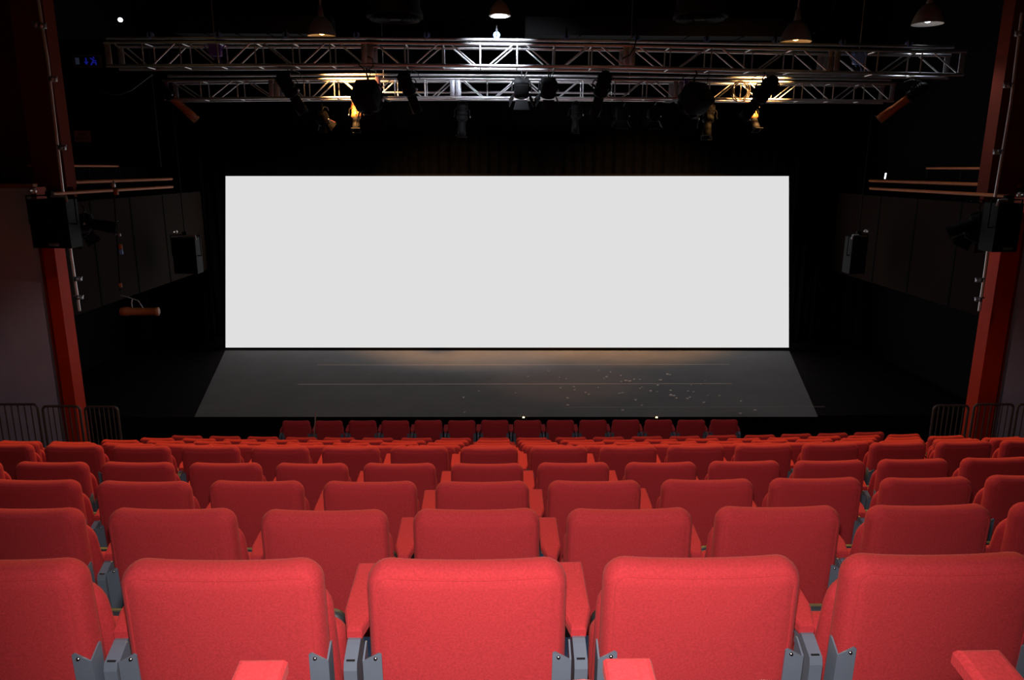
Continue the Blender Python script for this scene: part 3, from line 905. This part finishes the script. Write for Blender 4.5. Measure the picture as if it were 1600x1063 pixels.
# ------------------------------------------------------------------ side poles, speakers, lanterns
def pole(pts, Y, clamps, label):
    W = [at(x, y, Y) for x, y in pts]
    t = empty('rigging_pole', W[-1], label, 'pole', 'vertical rigging poles')
    part_w(MB().tube(W, 0.024, 12), 'tube', 'chrome', t)
    for (cx, cyy) in clamps:
        p = at(cx, cyy, Y)
        b = MB(); b.box(p, (0.11, 0.06, 0.07), bev=0.012); b.tube([p + Vector((-0.08, -0.02, 0.03)), p + Vector((0.08, -0.02, 0.03))], 0.012, 8)
        b.lathe([(0, -.03), (.03, -.028), (.034, 0), (.03, .028), (0, .03)], 10, Matrix.Translation(p + Vector((0.0, -0.03, 0))), axis='y')
        part_w(b, 'clamp', 'plate', t)
pole([(57, -20), (64, 30), (74, 92), (98, 300)], 11.9, [(58, 39), (66, 41), (83, 124), (97, 231)], 'bright upright steel pole at the left, its upper length above the speaker')
pole([(104, 345), (111, 400), (124, 486)], 11.9, [(110, 340), (122, 436), (124, 465)], 'shorter upright steel pole below the left speaker, with two clamps')
pole([(1597, 20), (1592, 60), (1580, 160), (1555, 308)], 11.9, [(1592, 53), (1574, 134), (1558, 238)], 'bright upright steel pole at the right, its upper length above the speaker')
pole([(1549, 352), (1540, 420), (1530, 486)], 11.9, [(1530, 438), (1529, 468)], 'shorter upright steel pole below the right speaker, with two clamps')

def speaker(px0, px1, py0, py1, Y, label, s, badge=True):
    a = at(px0, py1, Y); c = at(px1, py0, Y); w_ = c.x - a.x; h_ = c.z - a.z
    t = empty('loudspeaker', ((a.x + c.x) / 2, Y, a.z), label, 'loudspeaker', 'hanging loudspeakers', R(6 * s))
    b = MB(); b.prism([(-w_ / 2, 0, 0), (w_ / 2, 0, 0), (w_ / 2 * .8, 0.36, 0), (-w_ / 2 * .8, 0.36, 0)], (0, 0, h_)); b.build('cabinet', 'black', t)
    b = MB(); b.box((0, -0.012, h_ / 2), (w_ * .92, 0.02, h_ * .94), bev=0.006); b.build('grille', 'blackmatt', t)
    if not badge:
        b = MB(); b.tube([(0, 0.1, h_ + 0.06), (0, 0.1, CEIL_Z - a.z)], 0.012, 6); b.build('drop_rod', 'black', t)
    if badge:
        b = MB(); b.box((w_ * .08, -0.026, h_ * 0.075), (0.17, 0.008, 0.045), bev=0.002); b.build('badge', 'plate', t)
    b = MB(); b.tube([(-w_ * .45, 0.1, h_ * .5), (-w_ * .62, 0.1, h_ * .5), (-w_ * .62, 0.1, h_ + 0.05), (0, 0.1, h_ + 0.06), (w_ * .62, 0.1, h_ + 0.05), (w_ * .62, 0.1, h_ * .5), (w_ * .45, .1, h_ * .5)], 0.014, 6)
    b.box((0, 0.1, h_ + 0.09), (0.1, 0.06, 0.07)); b.build('bracket', 'black', t)
    b = MB(); b.lathe([(0.022, -.03), (.045, -.03), (.045, .03), (.022, .03), (.022, -.03)], 14, Matrix.Translation((-s * -w_ * .3, 0.0, h_ + 0.13)), axis='y'); b.build('ring_clamp', 'chrome', t)
    b = MB(); b.tube([(-s * w_ * .1, 0.05, h_ + .05), (-s * w_ * .5, 0.02, h_ + 0.05), (-s * w_ * .52, 0.02, h_ - 0.04)], 0.022, 8); b.build('arm', 'chrome', t)
speaker(50, 104, 312, 388, 11.65, 'black box loudspeaker hanging in front of the left red pillar', -1)
speaker(1548, 1602, 318, 394, 11.65, 'black box loudspeaker hanging in front of the right red pillar', 1)
speaker(1326, 1358, 371, 428, 16.3, 'dim small black loudspeaker far back beside the right stage wall', 1, False)
speaker(272, 305, 372, 428, 16.3, 'dim small black loudspeaker far back beside the left stage wall', -1, False)

# drop bar with lantern, left
p = at(177, 283, 13.3)
t = empty('drop_pole', p, 'thin dark drop pole hanging from the left gallery rail', 'pole')
part_w(MB().tube([at(177, 283, 13.3), at(181, 340, 13.3), at(188, 455, 13.3)], 0.014, 8), 'tube', 'black', t)
for (x, y, mm, r_) in ((177, 289, 'chrome', .035), (181, 300, 'rail', .04), (187, 367, 'chrome', .02), (188, 386, 'orange', .035), (189, 394, 'blue', .035), (188, 446, 'orange', .03)):
    q = at(x, y, 13.3); part_w(MB().lathe([(0, -r_ * 1.4), (r_, -r_ * 1.2), (r_, r_ * 1.2), (0, r_ * 1.4)], 10, Matrix.Translation(q)), 'clamp', mm, t)
q = at(218, 487, 13.3)
t = empty('stage_lantern', q, 'orange lit tubular lantern lying level at the foot of the left drop pole', 'spotlight', 'stage lanterns', R(0))
b = MB(); b.lathe([(0, -.34), (.075, -.33), (.085, -.2), (.07, -.18), (.07, .3), (.08, .31), (.08, .34), (0, .34)], 18, Matrix.Rotation(R(-90), 4, 'Z'), axis='y'); b.build('lamp_housing', 'orange', t)
b = MB(); b.tube([(-.12, 0, 0), (-.13, 0, .16), (-.10, 0, .24), (-.3, 0, .3)], .012, 6); b.tube([(.10, 0, 0), (.0, 0, .2), (-.1, 0, .24)], .01, 6); b.build('yoke', 'plate', t)

fixture('profile', 130, 318, 12.3, R(-70), 12, 'black profile lantern by the left gallery, just right of the speaker', 1.05)
fixture('fresnel', 120, 332, 12.5, R(-20), 70, 'black square lantern below the gallery rail beside the left pole', 0.95)
fixture('profile', 1532, 316, 12.3, R(62), 26, 'long black profile lantern by the right gallery, pointing at the stage', 1.05)
fixture('fresnel', 1528, 336, 12.4, R(30), 66, 'dark square lantern hanging beneath the right gallery profile lantern', 1.0)
t_ = at(1383, 275, 16.0)
b = MB(); b.tube([(0, 0, -0.06), (0.01, 0, 0.06)], 0.014, 8)
tag(b.build('rail_clip', M['coolglow'], loc=t_), 'tiny bright white light on the right gallery rail', 'light')
t_ = at(188, 31, 15.0)
b = MB(); b.lathe([(0, 0.04), (0.03, 0.03), (0.045, 0.0), (0.03, -0.03), (0, -0.04)], 12)
wl = b.build('work_light', M['coolglow'], loc=t_)
MB().tube([(0, 0, 0.03), (0, 0, CEIL_Z - t_.z)], 0.006, 6).build('stem', 'black', wl)
tag(wl, 'tiny bright white lamp at the top left above the exit sign', 'light')

# ------------------------------------------------------------------ signs
sy = 15.465
a = at(117, 104, sy); c = at(156, 87, sy)
t = empty('exit_sign', a, 'dark exit sign with blue arrow and running figure, left of the trusses', 'sign')
w_, h_ = c.x - a.x, c.z - a.z
b = MB(); b.box((w_ / 2, 0.03, h_ / 2), (w_, 0.05, h_)); b.build('sign_panel', 'signglass', t)
b = MB()
for (x, z, sx, sz) in ((w_ / 2, 0, w_ + .03, .03), (w_ / 2, h_, w_ + .03, .03), (0, h_ / 2, .03, h_), (w_, h_ / 2, .03, h_)):
    b.box((x, 0, z), (sx, 0.05, sz))
b.build('frame', 'signframe', t)
b = MB(); b.box((w_ * .12, -0.0, h_ * .5), (w_ * .14, .01, h_ * .6)); b.build('door_symbol', 'signpale', t)
b = MB(); x = w_ * .45; b.prism([(x - .012, 0, h_ * .8), (x - .012, 0, h_ * .45), (x - .045, 0, h_ * .45), (x, 0, h_ * .15), (x + .045, 0, h_ * .45), (x + .012, 0, h_ * .45), (x + .012, 0, h_ * .8)][::-1], (0, .01, 0)); b.build('arrow', 'signblue', t)
b = MB(); x = w_ * .72
b.tube([(x - .05, 0, h_ * .78), (x, 0, h_ * .62), (x - .01, 0, h_ * .42), (x - .05, 0, h_ * .15)], .014, 6)
b.tube([(x - .01, 0, h_ * .42), (x + .05, 0, h_ * .35), (x + .05, 0, h_ * .15)], .014, 6)
b.tube([(x, 0, h_ * .62), (x + .06, 0, h_ * .5)], .012, 6)
b.lathe([(0, -.02), (.016, -.012), (.016, .012), (0, .02)], 8, Matrix.Translation((x + .015, 0, h_ * .8))); b.build('running_figure', 'signblue', t)

a = at(117, 222, 15.5); c = at(140, 204, 15.5)
t = empty('notice_sign', a, 'small pale notice with two lines of writing on the dark upper left wall', 'sign')
w_, h_ = c.x - a.x, c.z - a.z
b = MB(); b.box((w_ / 2, 0.01, h_ / 2), (w_, 0.02, h_)); b.build('sign_panel', 'sign', t)
def text(s, size, loc, parent, m, sx=1.0):
    cu = bpy.data.curves.new('lettering', 'FONT'); cu.body = s; cu.size = size; cu.align_x = 'CENTER'; cu.extrude = 0.002
    cu.materials.append(M[m])
    o = bpy.data.objects.new('lettering', cu); o.rotation_euler = (R(90), 0, 0); o.location = loc; o.scale = (sx, 1, 1); o.parent = parent
    C.objects.link(o)
    bpy.context.view_layer.update()
    me = bpy.data.meshes.new_from_object(o)
    n = bpy.data.objects.new('lettering', me); n.rotation_euler = o.rotation_euler; n.location = o.location; n.scale = o.scale; n.parent = parent
    bpy.data.objects.remove(o); C.objects.link(n)
text('NO', 0.085, (w_ / 2, -0.003, h_ * .55), t, 'ink', 1.2)
text('ENTRY', 0.085, (w_ / 2, -0.003, h_ * .2), t, 'ink', 1.0)
b = MB(); a = at(85, 60, 15.5); c = at(250, 262, 15.5)
b.box(((a.x + c.x) / 2, 15.56, (a.z + c.z) / 2), (c.x - a.x, 0.06, a.z - c.z)); struct(b.build('wall_sign', 'blackmatt'))
